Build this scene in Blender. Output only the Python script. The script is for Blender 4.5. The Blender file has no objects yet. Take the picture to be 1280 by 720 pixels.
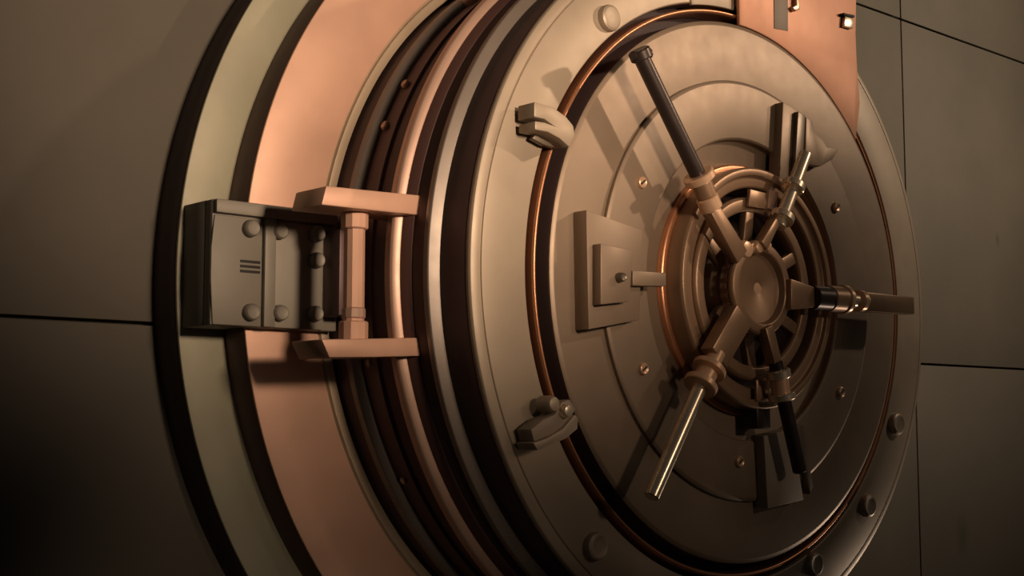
import bpy, bmesh, math, random
from mathutils import Vector, Matrix
random.seed(7)
C = bpy.context.scene.collection
PI = math.pi
CZ = 2.10            # height of the vault axis above the floor

# ------------------------------------------------------------------ camera
CAM = (-4.005, -3.143, -0.488); YAW = 0.7346; PITCH = 0.0979; FPX = 1700.0
cam_d = bpy.data.cameras.new('camera'); cam_d.sensor_width = 36.0
cam_d.lens = FPX / 1280 * 36.0; cam_d.clip_start = 0.05
cam = bpy.data.objects.new('camera', cam_d); C.objects.link(cam)
cam.location = (CAM[0], CAM[1], CAM[2] + CZ)
cam.rotation_euler = (PI / 2 + PITCH, 0, -YAW)
bpy.context.scene.camera = cam
FW = Vector((math.sin(YAW) * math.cos(PITCH), math.cos(YAW) * math.cos(PITCH), math.sin(PITCH)))
RT = Vector((math.cos(YAW), -math.sin(YAW), 0)); UP = RT.cross(FW)

def at(px, py, d):
    """measured point of the photograph on the plane d metres in front of the door face -> (x, z)"""
    v = FW * FPX + RT * (px - 640) - UP * (py - 360)
    t = (-d - CAM[1]) / v.y
    return (CAM[0] + t * v.x, CAM[2] + t * v.z)

# door space: x along the wall, z up from the axis, d out of the wall towards the room
def W(x, z, d): return Vector((x, -d, z + CZ))

# --------------------------------------------------------------- materials
def nodes_of(name):
    m = bpy.data.materials.new(name); m.use_nodes = True
    nt = m.node_tree; b = nt.nodes['Principled BSDF']
    return m, nt, b
def metal(name, col, rough=.45, metallic=.35, var=.12, scale=3.0, bump=.02):
    m, nt, b = nodes_of(name)
    tc = nt.nodes.new('ShaderNodeTexCoord')
    n = nt.nodes.new('ShaderNodeTexNoise'); n.inputs['Scale'].default_value = scale; n.inputs['Detail'].default_value = 5
    nt.links.new(tc.outputs['Object'], n.inputs['Vector'])
    r = nt.nodes.new('ShaderNodeValToRGB')
    r.color_ramp.elements[0].position = .3; r.color_ramp.elements[1].position = .7
    r.color_ramp.elements[0].color = tuple(c * (1 - var) for c in col) + (1,)
    r.color_ramp.elements[1].color = tuple(min(1, c * (1 + var)) for c in col) + (1,)
    nt.links.new(n.outputs['Fac'], r.inputs['Fac']); nt.links.new(r.outputs['Color'], b.inputs['Base Color'])
    n2 = nt.nodes.new('ShaderNodeTexNoise'); n2.inputs['Scale'].default_value = 14; n2.inputs['Detail'].default_value = 4
    nt.links.new(tc.outputs['Object'], n2.inputs['Vector'])
    mr = nt.nodes.new('ShaderNodeMapRange'); mr.inputs['To Min'].default_value = max(.05, rough - .06); mr.inputs['To Max'].default_value = rough + .06
    nt.links.new(n2.outputs['Fac'], mr.inputs['Value']); nt.links.new(mr.outputs['Result'], b.inputs['Roughness'])
    b.inputs['Metallic'].default_value = metallic
    if bump:
        bp = nt.nodes.new('ShaderNodeBump'); bp.inputs['Strength'].default_value = bump; bp.inputs['Distance'].default_value = .02
        nt.links.new(n2.outputs['Fac'], bp.inputs['Height']); nt.links.new(bp.outputs['Normal'], b.inputs['Normal'])
    return m
M = dict(
    frame=metal('painted grey green steel', (.36, .35, .26), .55, .15),
    copper=metal('satin copper plate', (.66, .41, .30), .5, .25),
    lip=metal('dull bronze lip', (.40, .32, .23), .5, .25),
    edge=metal('dark brown edge', (.085, .042, .036), .55, .2),
    bore=metal('dark steel', (.06, .042, .042), .55, .3),  # near-black tone for outer ring side, groove and drum floor
    plug=metal('dark brown steel', (.10, .062, .062), .5, .35),
    flange=metal('rubbed copper flange', (.50, .34, .265), .42, .35),
    flange2=metal('rubbed steel flange', (.215, .185, .16), .42, .35),
    rim=metal('tan satin steel', (.385, .32, .245), .48, .3),
    disc=metal('bronze brown satin steel', (.285, .217, .158), .46, .35),
    panel=metal('bronze brown panel', (.277, .212, .155), .46, .35),
    seal=metal('polished copper seal', (.70, .33, .18), .32, .7, bump=0),
    plate=metal('orange copper sheet', (.72, .36, .22), .5, .2),
    hinge=metal('grey painted cast iron', (.235, .22, .185), .55, .15),
    darkrod=metal('black steel rod', (.055, .042, .038), .35, .5, bump=0),
    chrome=metal('polished warm steel', (.98, .80, .63), .27, .75, bump=0),
    brass=metal('worn brass', (.80, .54, .36), .32, .35, bump=0),
    bronze=metal('brushed bronze', (.36, .235, .15), .38, .45),
    gun=metal('gunmetal', (.20, .165, .13), .4, .5),
    slot=metal('grey inlay', (.30, .25, .20), .6, .1),
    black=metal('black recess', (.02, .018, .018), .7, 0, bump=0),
)

# ----------------------------------------------------------------- builders
def tag(o, label=None, cat=None, group=None, kind=None):
    if label: o['label'] = label
    if cat: o['category'] = cat
    if group: o['group'] = group
    if kind: o['kind'] = kind
    return o
def empty(name, loc, label, cat, group=None):
    o = bpy.data.objects.new(name, None); C.objects.link(o); o.location = loc; o.empty_display_size = .1
    return tag(o, label, cat, group)
def root_of(o):
    p = Vector((0, 0, 0))
    while o is not None: p += o.location; o = o.parent
    return p
def obj(name, bm, mat, parent=None, angle=35, kind=None, label=None):
    """bm is in world coordinates; the object's origin sits at the middle of its bounds"""
    bmesh.ops.recalc_face_normals(bm, faces=bm.faces[:])
    lo = Vector([min(v.co[i] for v in bm.verts) for i in range(3)]); hi = Vector([max(v.co[i] for v in bm.verts) for i in range(3)])
    c = (lo + hi) / 2
    bmesh.ops.translate(bm, verts=bm.verts[:], vec=-c)
    me = bpy.data.meshes.new(name); bm.to_mesh(me); bm.free()
    me.shade_smooth(); me.set_sharp_from_angle(angle=math.radians(angle))
    me.materials.append(mat)
    o = bpy.data.objects.new(name, me); C.objects.link(o)
    if parent is not None:
        o.parent = parent; o.location = c - root_of(parent)
    else: o.location = c
    if kind: o['kind'] = kind
    if label: o['label'] = label
    return o
def chamfer(prof, w):
    out = []; n = len(prof)
    for i in range(n):
        p = Vector(prof[i]); a = Vector(prof[i - 1]); b = Vector(prof[(i + 1) % n])
        la = (a - p).length; lb = (b - p).length; k = min(w, la * .4, lb * .4)
        pa = p + (a - p).normalized() * k; pb = p + (b - p).normalized() * k
        out += [tuple(pa), tuple(p * .34 + (pa + pb) * .33), tuple(pb)]
    return out
def ring(prof, bev=.004, c=(0, 0), seg=400, bm=None):
    """closed (r, d) outline turned about the door axis"""
    if bev: prof = chamfer(prof, bev)
    bm = bm or bmesh.new(); loops = []
    for k in range(seg):
        t = 2 * PI * k / seg
        loops.append([bm.verts.new(W(c[0] + r * math.cos(t), c[1] + r * math.sin(t), d)) for r, d in prof])
    n = len(prof)
    for k in range(seg):
        A = loops[k]; B = loops[(k + 1) % seg]
        for i in range(n): bm.faces.new((A[i], A[(i + 1) % n], B[(i + 1) % n], B[i]))
    return bm
def turned(p0, p1, prof, seg=32, bm=None):
    """open (t, r) outline turned about the line p0-p1 (t in metres from p0), ends closed"""
    bm = bm or bmesh.new(); ax = (p1 - p0).normalized()
    u = ax.orthogonal().normalized(); v = ax.cross(u); loops = []
    for t, r in prof:
        loops.append([bm.verts.new(p0 + ax * t + (u * math.cos(2 * PI * k / seg) + v * math.sin(2 * PI * k / seg)) * max(r, 1e-4)) for k in range(seg)])
    for A, B in zip(loops[:-1], loops[1:]):
        for k in range(seg): bm.faces.new((A[k], A[(k + 1) % seg], B[(k + 1) % seg], B[k]))
    bm.faces.new(loops[0]); bm.faces.new(loops[-1])
    return bm
def rodprof(L, r, b=.004): return [(0, r - b), (b, r), (L - b, r), (L, r - b)]
def prism(poly, d0, d1, bev=.004, bm=None, taper=None):
    """(x, z) outline standing out of the wall from d0 to d1"""
    bm = bm or bmesh.new()
    a = [bm.verts.new(W(x, z, d0)) for x, z in poly]
    b = [bm.verts.new(W(x, z, d1)) for x, z in (taper or poly)]
    n = len(poly); fs = [bm.faces.new(a), bm.faces.new(b)]
    for i in range(n): fs.append(bm.faces.new((a[i], a[(i + 1) % n], b[(i + 1) % n], b[i])))
    if bev:
        bmesh.ops.recalc_face_normals(bm, faces=fs)
        es = [e for e in {e for f in fs for e in f.edges} if e.calc_face_angle(0) > .5]
        bmesh.ops.bevel(bm, geom=es, offset=bev, segments=2, profile=.5, affect='EDGES', clamp_overlap=True)
    return bm
def rect(x0, z0, x1, z1): return [(x0, z0), (x1, z0), (x1, z1), (x0, z1)]
def pxpoly(pts, d): return [at(px, py, d) for px, py in pts]
def bar(p, q, w0, w1, d0, d1, bev=.004, bm=None):
    """flat bar lying parallel to the door from (x,z) p to q"""
    a = Vector(p); b = Vector(q); n = (b - a).normalized(); s = Vector((-n.y, n.x))
    return prism([tuple(a + s * w0 / 2), tuple(a - s * w0 / 2), tuple(b - s * w1 / 2), tuple(b + s * w1 / 2)], d0, d1, bev, bm)
def stud(x, z, d, r, h, rim=True):
    """round bolt head standing on plane d"""
    pr = [(-.004, r), (h * .55, r), (h * .85, r * .93), (h, r * .78)]
    if rim: pr += [(h - .003, r * .5), (h - .003, r * .2)]
    else: pr += [(h * 1.08, r * .4)]
    return turned(W(x, z, d), W(x, z, d + 1), pr, 28)

# ---------------------------------------------------------------- the place
WALL_D = -1.0; WY = -WALL_D
# wall of big dark panels with recessed joints
m, nt, b = nodes_of('dark painted concrete panels')
tc = nt.nodes.new('ShaderNodeTexCoord')
n = nt.nodes.new('ShaderNodeTexNoise'); n.inputs['Scale'].default_value = .9; n.inputs['Detail'].default_value = 6; n.inputs['Roughness'].default_value = .6
nt.links.new(tc.outputs['Object'], n.inputs['Vector'])
r_ = nt.nodes.new('ShaderNodeValToRGB'); r_.color_ramp.elements[0].position = .3; r_.color_ramp.elements[1].position = .72
r_.color_ramp.elements[0].color = (.088, .081, .066, 1); r_.color_ramp.elements[1].color = (.122, .108, .085, 1)
nt.links.new(n.outputs['Fac'], r_.inputs['Fac'])
last = r_.outputs['Color']
geo = nt.nodes.new('ShaderNodeNewGeometry')
for (sx, sz, rx, rz) in ((3.23, -1.14, .07, .12), (3.75, .62, .025, .05), (-2.5, .9, .03, .02)):   # small dark stains on the wall
    vm = nt.nodes.new('ShaderNodeVectorMath'); vm.operation = 'SUBTRACT'; vm.inputs[1].default_value = (sx, WY, sz + CZ)
    nt.links.new(geo.outputs['Position'], vm.inputs[0])
    vs = nt.nodes.new('ShaderNodeVectorMath'); vs.operation = 'MULTIPLY'; vs.inputs[1].default_value = (1 / rx, 0, 1 / rz)
    nt.links.new(vm.outputs['Vector'], vs.inputs[0])
    vl = nt.nodes.new('ShaderNodeVectorMath'); vl.operation = 'LENGTH'; nt.links.new(vs.outputs['Vector'], vl.inputs[0])
    mr = nt.nodes.new('ShaderNodeMapRange'); mr.inputs['From Min'].default_value = 1.2; mr.inputs['From Max'].default_value = .3; mr.inputs['To Max'].default_value = .5
    nt.links.new(vl.outputs['Value'], mr.inputs['Value'])
    mx = nt.nodes.new('ShaderNodeMixRGB'); mx.inputs['Color2'].default_value = (.04, .05, .03, 1)
    nt.links.new(mr.outputs['Result'], mx.inputs['Fac']); nt.links.new(last, mx.inputs['Color1']); last = mx.outputs['Color']
nt.links.new(last, b.inputs['Base Color']); b.inputs['Roughness'].default_value = .75
n3 = nt.nodes.new('ShaderNodeTexNoise'); n3.inputs['Scale'].default_value = 25; nt.links.new(tc.outputs['Object'], n3.inputs['Vector'])
bp = nt.nodes.new('ShaderNodeBump'); bp.inputs['Strength'].default_value = .06; bp.inputs['Distance'].default_value = .02
nt.links.new(n3.outputs['Fac'], bp.inputs['Height']); nt.links.new(bp.outputs['Normal'], b.inputs['Normal'])
M['wall'] = m
M['floor'] = metal('dark concrete floor', (.08, .075, .068), .6, 0)

def wall_panels():
    bm = bmesh.new(); g = .012; X0, X1 = -7.0, 8.0; Z0, Z1 = -CZ, 2.9
    zl = [Z0, -.165, 1.803, Z1]; xs_by_row = [[X0, -4.2, 2.78, 5.9, X1], [X0, -4.2, 2.735, 5.9, X1], [X0, -3.2, 2.735, 5.6, X1]]
    for (za, zb), xs in zip(zip(zl[:-1], zl[1:]), xs_by_row):
        for xa, xb in zip(xs[:-1], xs[1:]):
            prism(rect(xa + (g / 2 if xa > X0 else 0), za + (g / 2 if za > Z0 else 0), xb - (g / 2 if xb < X1 else 0), zb - (g / 2 if zb < Z1 else 0)), WALL_D - .05, WALL_D, .004, bm)
    prism(rect(X0, Z0, X1, Z1), WALL_D - .25, WALL_D - .05, 0, bm)
    return bm
obj('wall_back', wall_panels(), M['wall'], kind='structure')
fb = bmesh.new(); bmesh.ops.create_cube(fb, size=1, matrix=Matrix.Translation((.5, -2.875, -.1)) @ Matrix.Diagonal((15, 8.25, .2, 1)))
obj('floor', fb, M['floor'], kind='structure')

# ------------------------------------------------------- fixed frame of the vault
fr = empty('vault_frame', W(0, -1.873, WALL_D), 'big round wall collar of grey-green and copper rings behind the vault door', 'vault frame')
obj('outer_band', ring([(1.86, WALL_D), (1.873, WALL_D), (1.873, -.853), (1.86, -.853)], .001), M['bore'], fr, label='dark outer edge')  # ring side coloured darker than its grey-green face
obj('outer_ring', ring([(1.862, WALL_D), (1.862, -.854), (1.873, -.854), (1.873, -.839), (1.70, -.839), (1.70, WALL_D)], .004), M['frame'], fr, label='grey-green outer ring')
obj('inner_band', ring([(1.695, -.85), (1.706, -.85), (1.706, -.716), (1.695, -.716)], .001), M['edge'], fr, label='dark brown step edge')  # step side coloured darker than the copper face
obj('inner_ring', ring([(1.697, WALL_D), (1.697, -.717), (1.706, -.717), (1.706, -.706), (1.424, -.706), (1.424, WALL_D)], .004), M['copper'], fr, label='copper-coloured inner ring')
obj('lip_ring', ring([(1.4235, WALL_D), (1.4235, -.715), (1.416, -.720), (1.414, -.704), (1.380, -.708), (1.377, -.716), (1.377, WALL_D)], .002), M['lip'], fr, label='narrow bronze lip')

# ------------------------------------------------------------------- the door
dr = empty('vault_door', W(0, -1.3, -.2), 'round stepped steel vault door with a bronze-brown face, swung on the left hinge', 'vault door')
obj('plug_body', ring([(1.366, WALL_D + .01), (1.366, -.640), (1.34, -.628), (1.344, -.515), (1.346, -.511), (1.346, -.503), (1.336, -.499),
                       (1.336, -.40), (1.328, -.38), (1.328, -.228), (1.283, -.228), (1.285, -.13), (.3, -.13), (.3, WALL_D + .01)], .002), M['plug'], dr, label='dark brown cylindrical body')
obj('rear_flange', ring([(1.374, -.640), (1.374, -.612), (1.370, -.606), (1.348, -.592), (1.336, -.592), (1.336, -.640)], .0025), M['flange2'], dr, label='thin tan ridge')
obj('middle_flange', ring([(1.325, -.385), (1.376, -.385), (1.380, -.352), (1.376, -.344), (1.352, -.332), (1.348, -.338), (1.325, -.338)], .002), M['flange'], dr, label='coppery bevelled flange')
obj('flange_step', ring([(1.325, -.337), (1.350, -.337), (1.350, -.331), (1.333, -.300), (1.325, -.300)], .002), M['edge'], dr, label='brown step before the coppery flange')
obj('front_flange', ring([(1.326, -.240), (1.334, -.238), (1.336, -.214), (1.333, -.210), (1.290, -.196), (1.284, -.193), (1.284, -.240)], .003), M['flange2'], dr, label='grey bevelled flange')
obj('rim_ring', ring([(1.280, -.195), (1.280, -.070), (1.298, -.070), (1.298, -.058), (1.294, -.0505), (1.264, -.042), (1.262, -.046), (1.259, -.046), (1.257, -.040), (1.078, -.036), (1.074, -.041), (1.074, -.132), (1.27, -.132), (1.27, -.195)], .0015), M['rim'], dr, label='wide tan front rim')
obj('rim_band', ring([(1.278, -.196), (1.297, -.196), (1.297, -.069), (1.278, -.069)], .001), M['plug'], dr, label='dark outer band of the rim')  # rim side coloured darker than the tan face
obj('copper_seal', ring([(1.052, -.121), (1.052, -.033), (1.049, -.027), (1.045, -.025), (1.040, -.027), (1.036, -.034), (1.036, -.121)], .002), M['seal'], dr, label='bright copper ring in the groove')
obj('face_disc', ring([(.999, -.010), (1.0, -.006), (.984, 0), (.558, 0), (.556, -.022), (.4, -.022), (.4, -.135), (.985, -.135), (.985, -.010)], .001), M['disc'], dr)
obj('groove_shade', ring([(1.0, -.0105), (1.0, -.122), (1.073, -.122), (1.073, -.129), (.987, -.129), (.987, -.0105)], .0005), M['bore'], dr, label='groove between disc and rim with its shade coloured in')  # shade of the groove put in as a near-black lining
obj('face_panel', ring([(.777, -.002), (.777, .013), (.764, .018), (.563, .018), (.556, .012), (.556, -.002)], .001), M['panel'], dr)
obj('drum_foot', ring([(.466, -.024), (.466, -.004), (.459, .001), (.42, .001), (.42, -.024)], .001), M['seal'], dr, label='copper foot of the drum')
obj('drum', ring([(.446, .0), (.446, .066), (.438, .076), (.415, .076), (.411, .062), (.405, .060), (.376, .060), (.370, .054), (.370, -.09), (.40, -.10), (.446, -.09)], .002), M['bronze'], dr, label='raised bronze drum around the wheel')
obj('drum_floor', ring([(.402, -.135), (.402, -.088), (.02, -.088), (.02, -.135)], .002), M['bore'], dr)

for px, py in ((761, 23), (744, 683), (1120, 530), (1084, 632), (1017, 705)):
    x, z = at(px, py, -.03); obj('rim_bolt', stud(x, z, -.038, .047, .026), M['rim'], dr)
for px, py in ((803, 228), (805, 461), (925, 577), (1052, 490), (1046, 259)):
    x, z = at(px, py, .025); s = obj('face_screw', stud(x, z, .017, .021, .014), M['brass'], dr)
    obj('screw_slot', bar((x - .012, z - .009), (x + .012, z + .009), .006, .006, .027, .0305, 0), M['black'], s)
for th, d, r in ((157, -.57, .017), (149.5, -.56, .017), (128, -.60, .042), (192.6, -.55, .013), (210.7, -.56, .013)):
    t = math.radians(th); n_ = Vector((math.cos(t), 0, math.sin(t)))
    p = W(1.338 * math.cos(t), 1.338 * math.sin(t), d)
    obj('body_rivet', turned(p, p + n_, [(0, r), (r * .8, r), (r * 1.1, r * .75), (r * 1.15, r * .3)], 20), M['flange'], dr)

# grey rim segment left of the copper sheet
def arcpts(r, a0, a1, k): return [(r * math.cos(math.radians(a0 + (a1 - a0) * i / k)), r * math.sin(math.radians(a0 + (a1 - a0) * i / k))) for i in range(k + 1)]
seg_poly = arcpts(1.066, 90.2, 103.4, 10) + arcpts(1.25, 103.4, 90.2, 10)
obj('rim_segment', prism(seg_poly, -.045, -.030, .003), M['rim'], dr)

# three guide plates
def guide_plate(front, d0, d1, small=None, mat='disc', flare=1.0):
    g = obj('guide_plate', prism(pxpoly(front, d1), d0, d1, .004), M[mat], dr)
    return g
g = guide_plate([(733, 262), (803, 288), (800, 400), (736, 412)], .0, .062)
sp = obj('slide_block', prism(pxpoly([(751, 304), (791, 313), (788, 377), (751, 381)], .10), .055, .10, .005), M['disc'], g)
x, z = at(773, 347, .10); obj('slide_knob', stud(x, z, .098, .016, .028), M['gun'], g)
obj('slide_bar', prism(pxpoly([(791, 338), (833, 341), (833, 358), (791, 357)], .088), .05, .088, .004), M['disc'], g)
g = guide_plate([(979, 127), (1007, 144), (1001, 222), (974, 236)], .0, .055)
obj('edge_strip', prism(pxpoly([(998, 139), (1007, 145), (1003, 218), (993, 226)], .075), .05, .075, .003), M['gun'], g, label='dark side strip')
obj('striker', prism(pxpoly([(1008, 146), (1016, 152), (1018, 166), (1028, 173), (1034, 184), (1049, 186), (1041, 199), (1026, 208), (1012, 206), (1007, 190)], .055), .0, .055, .004), M['disc'], g)
g = guide_plate([(955, 545), (990, 536), (1005, 625), (960, 636)], .0, .062, mat='slot')
obj('edge_strip', prism(pxpoly([(993, 532), (1002, 530), (1014, 608), (1010, 618)], .03), .0, .04, .003), M['gun'], g)
# little lugs on the drum top
obj('drum_lug', prism(pxpoly([(938, 236), (962, 242), (960, 262), (936, 258)], .089), .0725, .089, .004), M['bronze'], dr)
obj('drum_lug', prism(pxpoly([(962, 236), (974, 240), (971, 262), (959, 260)], .089), .0725, .089, .004), M['flange'], dr)
obj('drum_lug', prism(pxpoly([(946, 474), (963, 472), (963, 502), (946, 502)], .086), .0725, .086, .006), M['bronze'], dr)
obj('drum_lug', prism(pxpoly([(946, 503), (963, 503), (964, 536), (947, 536)], .07), .0, .07, .006), M['darkrod'], dr)

# ------------------------------------------------------------ copper sheet top right
cp = empty('cover_plate', W(.4, 1.02, -.03), 'orange copper sheet fixed across the upper right of the door rim', 'metal plate')
poly = arcpts(1.005, 90, 41.5, 24) + [(.790, .83), (.775, 1.0), (.772, 1.12), (.785, 1.30), (.80, 1.62), (0, 1.62)]
obj('sheet', prism(poly, -.0235, -.006, .005), M['plate'], cp)
obj('backing', prism(arcpts(1.085, 89.5, 44.0, 24) + [(.74, 1.0), (.74, 1.55), (.02, 1.55)], -.0345, -.0232, .001), M['plate'], cp)
obj('grey_slot', prism(pxpoly([(966, -40), (984, -36), (984, 39), (967, 36)], -.008), -.012, -.0035, .0015), M['slot'], cp, label='grey rectangular inlay')
x, z = at(996, 3, 0)
obj('hook', prism(pxpoly([(992, -16), (1000, -14), (1000, 12), (995, 14), (991, 9), (996, 6), (996, -6), (992, -8)], .012), -.014, .012, .002), M['brass'], cp)
obj('edge_bolt', prism(pxpoly([(1056, 20), (1067, 23), (1066, 36), (1055, 33)], .008), -.014, .010, .003), M['chrome'], cp)
obj('bolt_washer', prism(pxpoly([(1054, 16), (1068, 19), (1068, 22), (1055, 19)], .012), -.014, .014, .001), M['black'], cp)

# ------------------------------------------------------------------ rim clamps
ck = empty('rim_clamp', W(-1.05, .42, -.04), 'forked tan clamp gripping the door face edge at upper left', 'clamp', 'clamps on the left of the rim')
obj('claw', prism(pxpoly([(668, 127), (692, 134), (708, 146), (717, 157), (719, 169), (712, 184), (700, 173), (685, 165), (669, 162), (669, 151), (681, 153), (692, 157), (681, 149), (668, 146)], .055), -.0235, .055, .004), M['rim'], ck)
obj('mount_block', prism(pxpoly([(672, 163), (690, 168), (702, 177), (698, 186), (680, 181), (666, 173)], .0), -.0235, .0, .004), M['gun'], ck)
obj('foot', prism(pxpoly([(669, 130), (689, 136), (692, 158), (686, 164), (671, 160)], -.02), -.0358, -.0225, .001), M['gun'], ck)
cl = empty('rim_clamp', W(-1.02, -.55, -.04), 'grey rocker clamp with round knob gripping the door face edge at lower left', 'clamp', 'clamps on the left of the rim')
obj('rocker', prism(pxpoly([(667, 554), (684, 548), (704, 536), (719, 518), (723, 523), (722, 536), (708, 548), (690, 556), (672, 563)], .06), -.0235, .06, .003), M['rim'], cl)
obj('cheek', prism(pxpoly([(664, 537), (680, 524), (694, 518), (702, 503), (712, 499), (720, 512), (708, 530), (690, 543), (668, 552)], .045), -.0235, .045, .004), M['slot'], cl)
x, z = at(692, 505, .05); obj('knob', stud(x, z, .0, .027, .055, False), M['rim'], cl)
x, z = at(709, 514, .06); obj('pivot_pin', stud(x, z, .04, .022, .028, False), M['chrome'], cl)

# --------------------------------------------------------------------- hinge
obj('foot', prism(pxpoly([(668, 538), (684, 528), (692, 534), (688, 550), (672, 556)], -.02), -.0358, -.0225, .001), M['gun'], cl)
hg = empty('hinge_block', W(-1.62, -.19, -.839), 'dark grey bolted hinge housing on the rings left of the door', 'hinge')
X0, X1, ZB, ZT = -1.852, -1.372, -.186, .216; F = -.65
obj('housing', prism(rect(X0, ZB, X1, ZT), -.702, F - .006, .006), M['hinge'], hg)
obj('housing_foot', prism(rect(X0, ZB, -1.712, ZT), -.838, -.700, .004), M['hinge'], hg)
obj('top_strip', prism([(X0 + .003, ZT - .045), (X1 - .02, ZT - .045), (X1 - .02, ZT - .002), (X0 + .003, ZT - .002)], F - .008, F + .016, .004), M['hinge'], hg)
obj('divider', prism(rect(-1.668, ZB + .002, -1.626, ZT - .044), F - .008, F + .014, .004), M['hinge'], hg)
obj('cover_panel', prism([(X0 + .006, ZB + .002), (-1.671, ZB + .002), (-1.671, ZT - .050), (X0 + .006, ZT - .050), (X0 - .004, .06), (X0 - .004, -.04)], F - .008, F, .004), M['hinge'], hg)
obj('cover_panel', prism(rect(-1.623, ZB + .002, -1.435, ZT - .050), F - .008, F, .004), M['hinge'], hg)
obj('side_strip', prism(rect(-1.430, ZB + .004, -1.374, ZT - .05), F - .03, F - .012, .004), M['hinge'], hg)
for px, py, r in ((316, 285, .028), (352, 289, .026), (398, 292, .028), (398, 325, .027), (316, 390, .028), (352, 391, .027), (396, 392, .027)):
    x, z = at(px, py, F + .02); obj('housing_bolt', stud(x, z, F - .002, r, .030), M['hinge'], hg)
for k in range(3):
    z = .024 - k * .016; obj('vent_slot', prism(rect(-1.752, z - .0045, -1.678, z + .0045), F - .002, F + .0015, .0005), M['black'], hg)

AD = -.29
def arm(pts, lab): return obj('hinge_arm', prism(pxpoly(pts, AD), -.46, AD, .005), M['copper'], dr, label=lab)
arm([(408, 232), (470, 238.5), (566, 248), (566, 273), (470, 263.5), (402, 256)], 'upper pink-bronze hinge arm')
arm([(402, 424), (470, 423), (566, 421), (566, 444), (470, 446.5), (412, 447)], 'lower pink-bronze hinge arm')
xt, zt = at(446, 262, -.36); xb, zb = at(446, 426, -.36)
px_ = (xt + xb) / 2
p0 = W(px_, zb + .0, -.375); p1 = W(px_, zt, -.375); L = (p1 - p0).length
pin = obj('hinge_pin', turned(p0, p1, rodprof(L, .034), 12), M['copper'], dr, angle=20)
obj('pin_collar', turned(p1 - Vector((0, 0, .062)), p1, rodprof(.06, .044), 12), M['copper'], pin, angle=20)
obj('pin_collar', turned(p0 + Vector((0, 0, .07)), p1, rodprof(.035, .038), 12), M['flange'], pin, angle=20)
obj('pin_collar', turned(p0, p1, rodprof(.062, .047), 12), M['copper'], pin, angle=20)
# lug of the housing that carries the pin
obj('pin_lug', prism(rect(-1.43, -.14, -1.376, .15), -.66, -.56, .006), M['plug'], hg)

# ------------------------------------------------------------------ handwheel
hc = (-.062, -.008); HD = .125
hw = empty('handwheel', W(hc[0], hc[1], .02), 'bronze spoked locking wheel with long radial arms at the door centre', 'handwheel')
def hub_axis(prof, bm=None): return turned(W(hc[0], hc[1], 0), W(hc[0], hc[1], 1), prof, 64, bm)
obj('hub', hub_axis([(-.0875, .115), (.0, .115), (.005, .150), (.035, .150), (.04, .128), (.055, .128), (.058, .158), (.095, .158), (.098, .150), (.102, .150), (.1025, .03)]), M['brass'], hw)
obj('hub_cap', ring([(.168, .100), (.172, .106), (.172, .118), (.165, .126), (.137, .129), (.131, .126), (.124, .104), (.02, .103), (.02, .098)], .0015, hc, 96), M['bronze'], hw, label='round dished bronze cap')
# knurled band
kb = bmesh.new()
for k in range(28):
    a = 2 * PI * k / 28; u = Vector((math.cos(a), math.sin(a)))
    bar((hc[0] + u.x * .150, hc[1] + u.y * .150), (hc[0] + u.x * .163, hc[1] + u.y * .163), .022, .02, .060, .093, .002, kb)
obj('grip_band', kb, M['brass'], hw)
rc = (-.03, -.005)
obj('wheel_ring', ring([(.338, .035), (.338, .060), (.328, .070), (.292, .070), (.284, .062), (.284, .035)], .003, rc, 128), M['bronze'], hw)
for k in range(6):
    a = math.radians(-92 + 60 * k + (4 if k % 2 else 0)); u = Vector((math.cos(a), math.sin(a)))
    obj('wheel_spoke', bar((hc[0] + u.x * .13, hc[1] + u.y * .13), (rc[0] + u.x * .30, rc[1] + u.y * .30), .052, .046, .030, .062, .005), M['bronze'], hw)

AX = .137
def P3(px, py, d=AX): x, z = at(px, py, d); return W(x, z, d)
def seg_(px0, px1): return (P3(*px1) - P3(*px0)).length
def collar(parent, a, b, r, mat, lip=None):
    p, q = P3(*a), P3(*b); L = (q - p).length
    pr = rodprof(L, r, .004) if not lip else [(0, lip - .003), (.003, lip), (L * .22, lip), (L * .26, r), (L * .74, r), (L * .78, lip), (L - .003, lip), (L, lip - .003)]
    return obj('collar', turned(p, q, pr, 28), M[mat], parent)
def rod(parent, a, b, r, mat, name='rod'):
    p, q = P3(*a), P3(*b); return obj(name, turned(p, q, rodprof((q - p).length, r), 24), M[mat], parent)
def arm_bar(a, b, w0, w1, mat, d0=.108, d1=.152):
    return obj('spoke_arm', bar(at(*a, AX), at(*b, AX), w0, w1, d0, d1, .006), M[mat], hw)
# upper left: long black rod with a hooked end
s = arm_bar((925, 322), (888, 258), .075, .055, 'bronze')
collar(s, (890, 262), (883, 246), .040, 'brass'); collar(s, (884, 246), (876, 226), .036, 'bronze'); collar(s, (876.5, 226), (872, 217), .056, 'brass')
rod(s, (874, 222), (800, 68), .028, 'darkrod')
p, q = P3(803, 74), P3(798, 62)
hk = turned(p, q, rodprof((q - p).length, .038), 24)
obj('rod_hook', turned(P3(790, 70), P3(815, 66), [(0, .012), (.003, .016), (.06, .016), (.064, .02), (.085, .02), (.09, .012)], 16, hk), M['darkrod'], s)
# upper right: polished rod with flanges
s = arm_bar((952, 308), (969, 276), .045, .030, 'bronze')
collar(s, (976, 276), (979, 268), .046, 'chrome'); rod(s, (973, 284), (1007, 192), .025, 'chrome'); collar(s, (990, 237), (993, 229), .044, 'chrome')
x, z = at(999, 200, .07)
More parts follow.
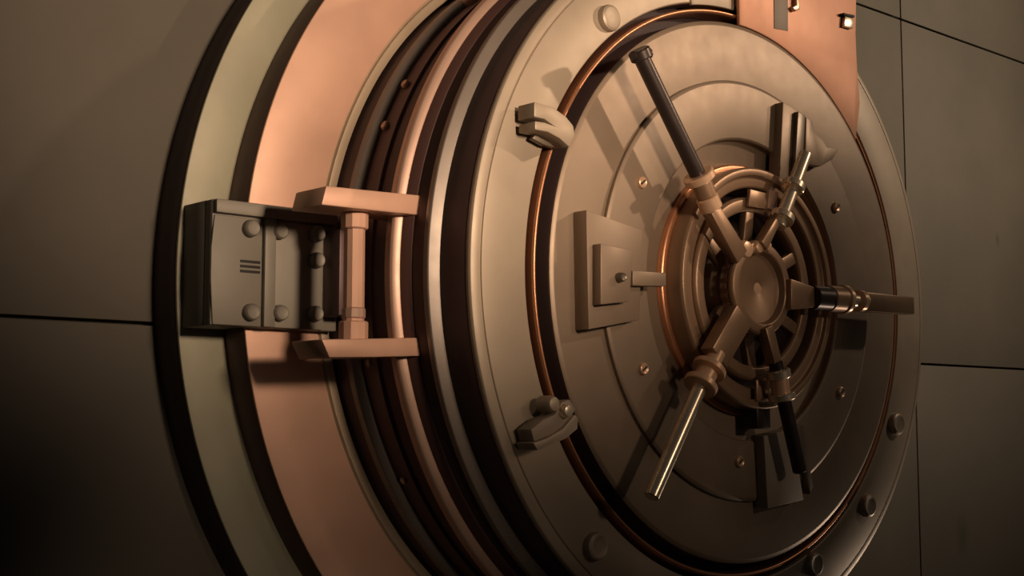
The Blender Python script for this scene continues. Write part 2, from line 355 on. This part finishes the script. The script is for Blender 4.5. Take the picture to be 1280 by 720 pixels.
# right: black sleeve, brass collar, small neck, flat bar
s = arm_bar((985, 368), (1017, 372), .115, .075, 'bronze')
rod(s, (1014, 372), (1036, 373.5), .046, 'darkrod', 'sleeve'); collar(s, (1034, 373.3), (1052, 374.5), .050, 'bronze'); collar(s, (1051, 374.4), (1056, 374.7), .056, 'brass')
rod(s, (1054, 374.6), (1082, 377), .027, 'chrome'); collar(s, (1071, 376), (1077, 376.5), .042, 'brass')
obj('flat_bar', bar(at(1077, 377.5, AX), at(1137, 382.5, AX), .075, .070, .108, .160, .005), M['bronze'], s)
# lower left: square block, flanged brass spool, polished rod
s = arm_bar((924, 394), (893, 448), .105, .100, 'bronze', .104, .162)
rod(s, (897, 440), (886, 462), .030, 'brass', 'neck'); collar(s, (888, 458), (874, 484), .038, 'brass', .060)
rod(s, (878, 477), (814, 622), .025, 'chrome')
# bottom: short double flanged stem
s = arm_bar((958, 408), (970, 456), .050, .045, 'bronze')
rod(s, (969, 452), (1000, 590), .026, 'darkrod', 'stem'); collar(s, (972, 462), (974, 473), .045, 'chrome'); collar(s, (973.5, 472), (976.5, 492), .034, 'brass'); collar(s, (976.5, 491), (978, 500), .050, 'chrome')
# knuckles on the hub top
for px, py, r in ((931, 312, .035), (946, 309, .026), (957, 308, .022)):
    x, z = at(px, py, .12); obj('hub_knuckle', stud(x, z, .09, r, .045, False), M['brass'], hw)

# --------------------------------------------------------------------- light
def spot(name, loc, target, energy, size, blend, col, rad):
    l = bpy.data.lights.new(name, 'SPOT'); l.energy = energy; l.spot_size = math.radians(size); l.spot_blend = blend; l.color = col; l.shadow_soft_size = rad
    o = bpy.data.objects.new(name, l); C.objects.link(o); o.location = loc
    o.rotation_euler = (Vector(target) - Vector(loc)).to_track_quat('-Z', 'Y').to_euler(); return o
spot('frame_spot', W(-1.5, .8, 4.6), W(-1.25, .94, -.7), 1130, 38, 1.0, (1, .70, .475), .32)
spot('face_spot', W(2.4, 1.9, 2.6), W(-.52, .95, 0), 215, 38, 1.0, (1, .70, .475), .06)
spot('side_fill', W(3.2, 2.0, 2.1), W(2.7, 1.5, -1), 405, 108, 1.0, (1, .75, .53), .08)  # added unseen light, brightens the wall on the right
spot('glint_fill', W(.5, .7, 4.1), W(-.32, -.22, 0), 66, 28, 1.0, (1, .70, .48), .15)  # added unseen fill that puts highlights on the polished rods
spot('lower_fill', W(-2.0, -.7, 4.5), W(-1.5, -1.15, -.7), 110, 20, 1.0, (1, .72, .50), .12)  # added unseen fill for the bottom of the copper ring
spot('edge_fill', W(2.9, -1.75, .12), W(.5, -.5, -.03), 45, 34, 1.0, (1, .75, .55), .04)  # added unseen grazing light to catch the lower right edges
w = bpy.data.worlds.new('dim room'); bpy.context.scene.world = w; w.use_nodes = True
w.node_tree.nodes['Background'].inputs[0].default_value = (1.0, .86, .72, 1)
w.node_tree.nodes['Background'].inputs[1].default_value = .016
vs = bpy.context.scene.view_settings
vs.view_transform = 'Standard'; vs.look = 'None'; vs.exposure = 0; vs.gamma = 1; vs.use_curve_mapping = False
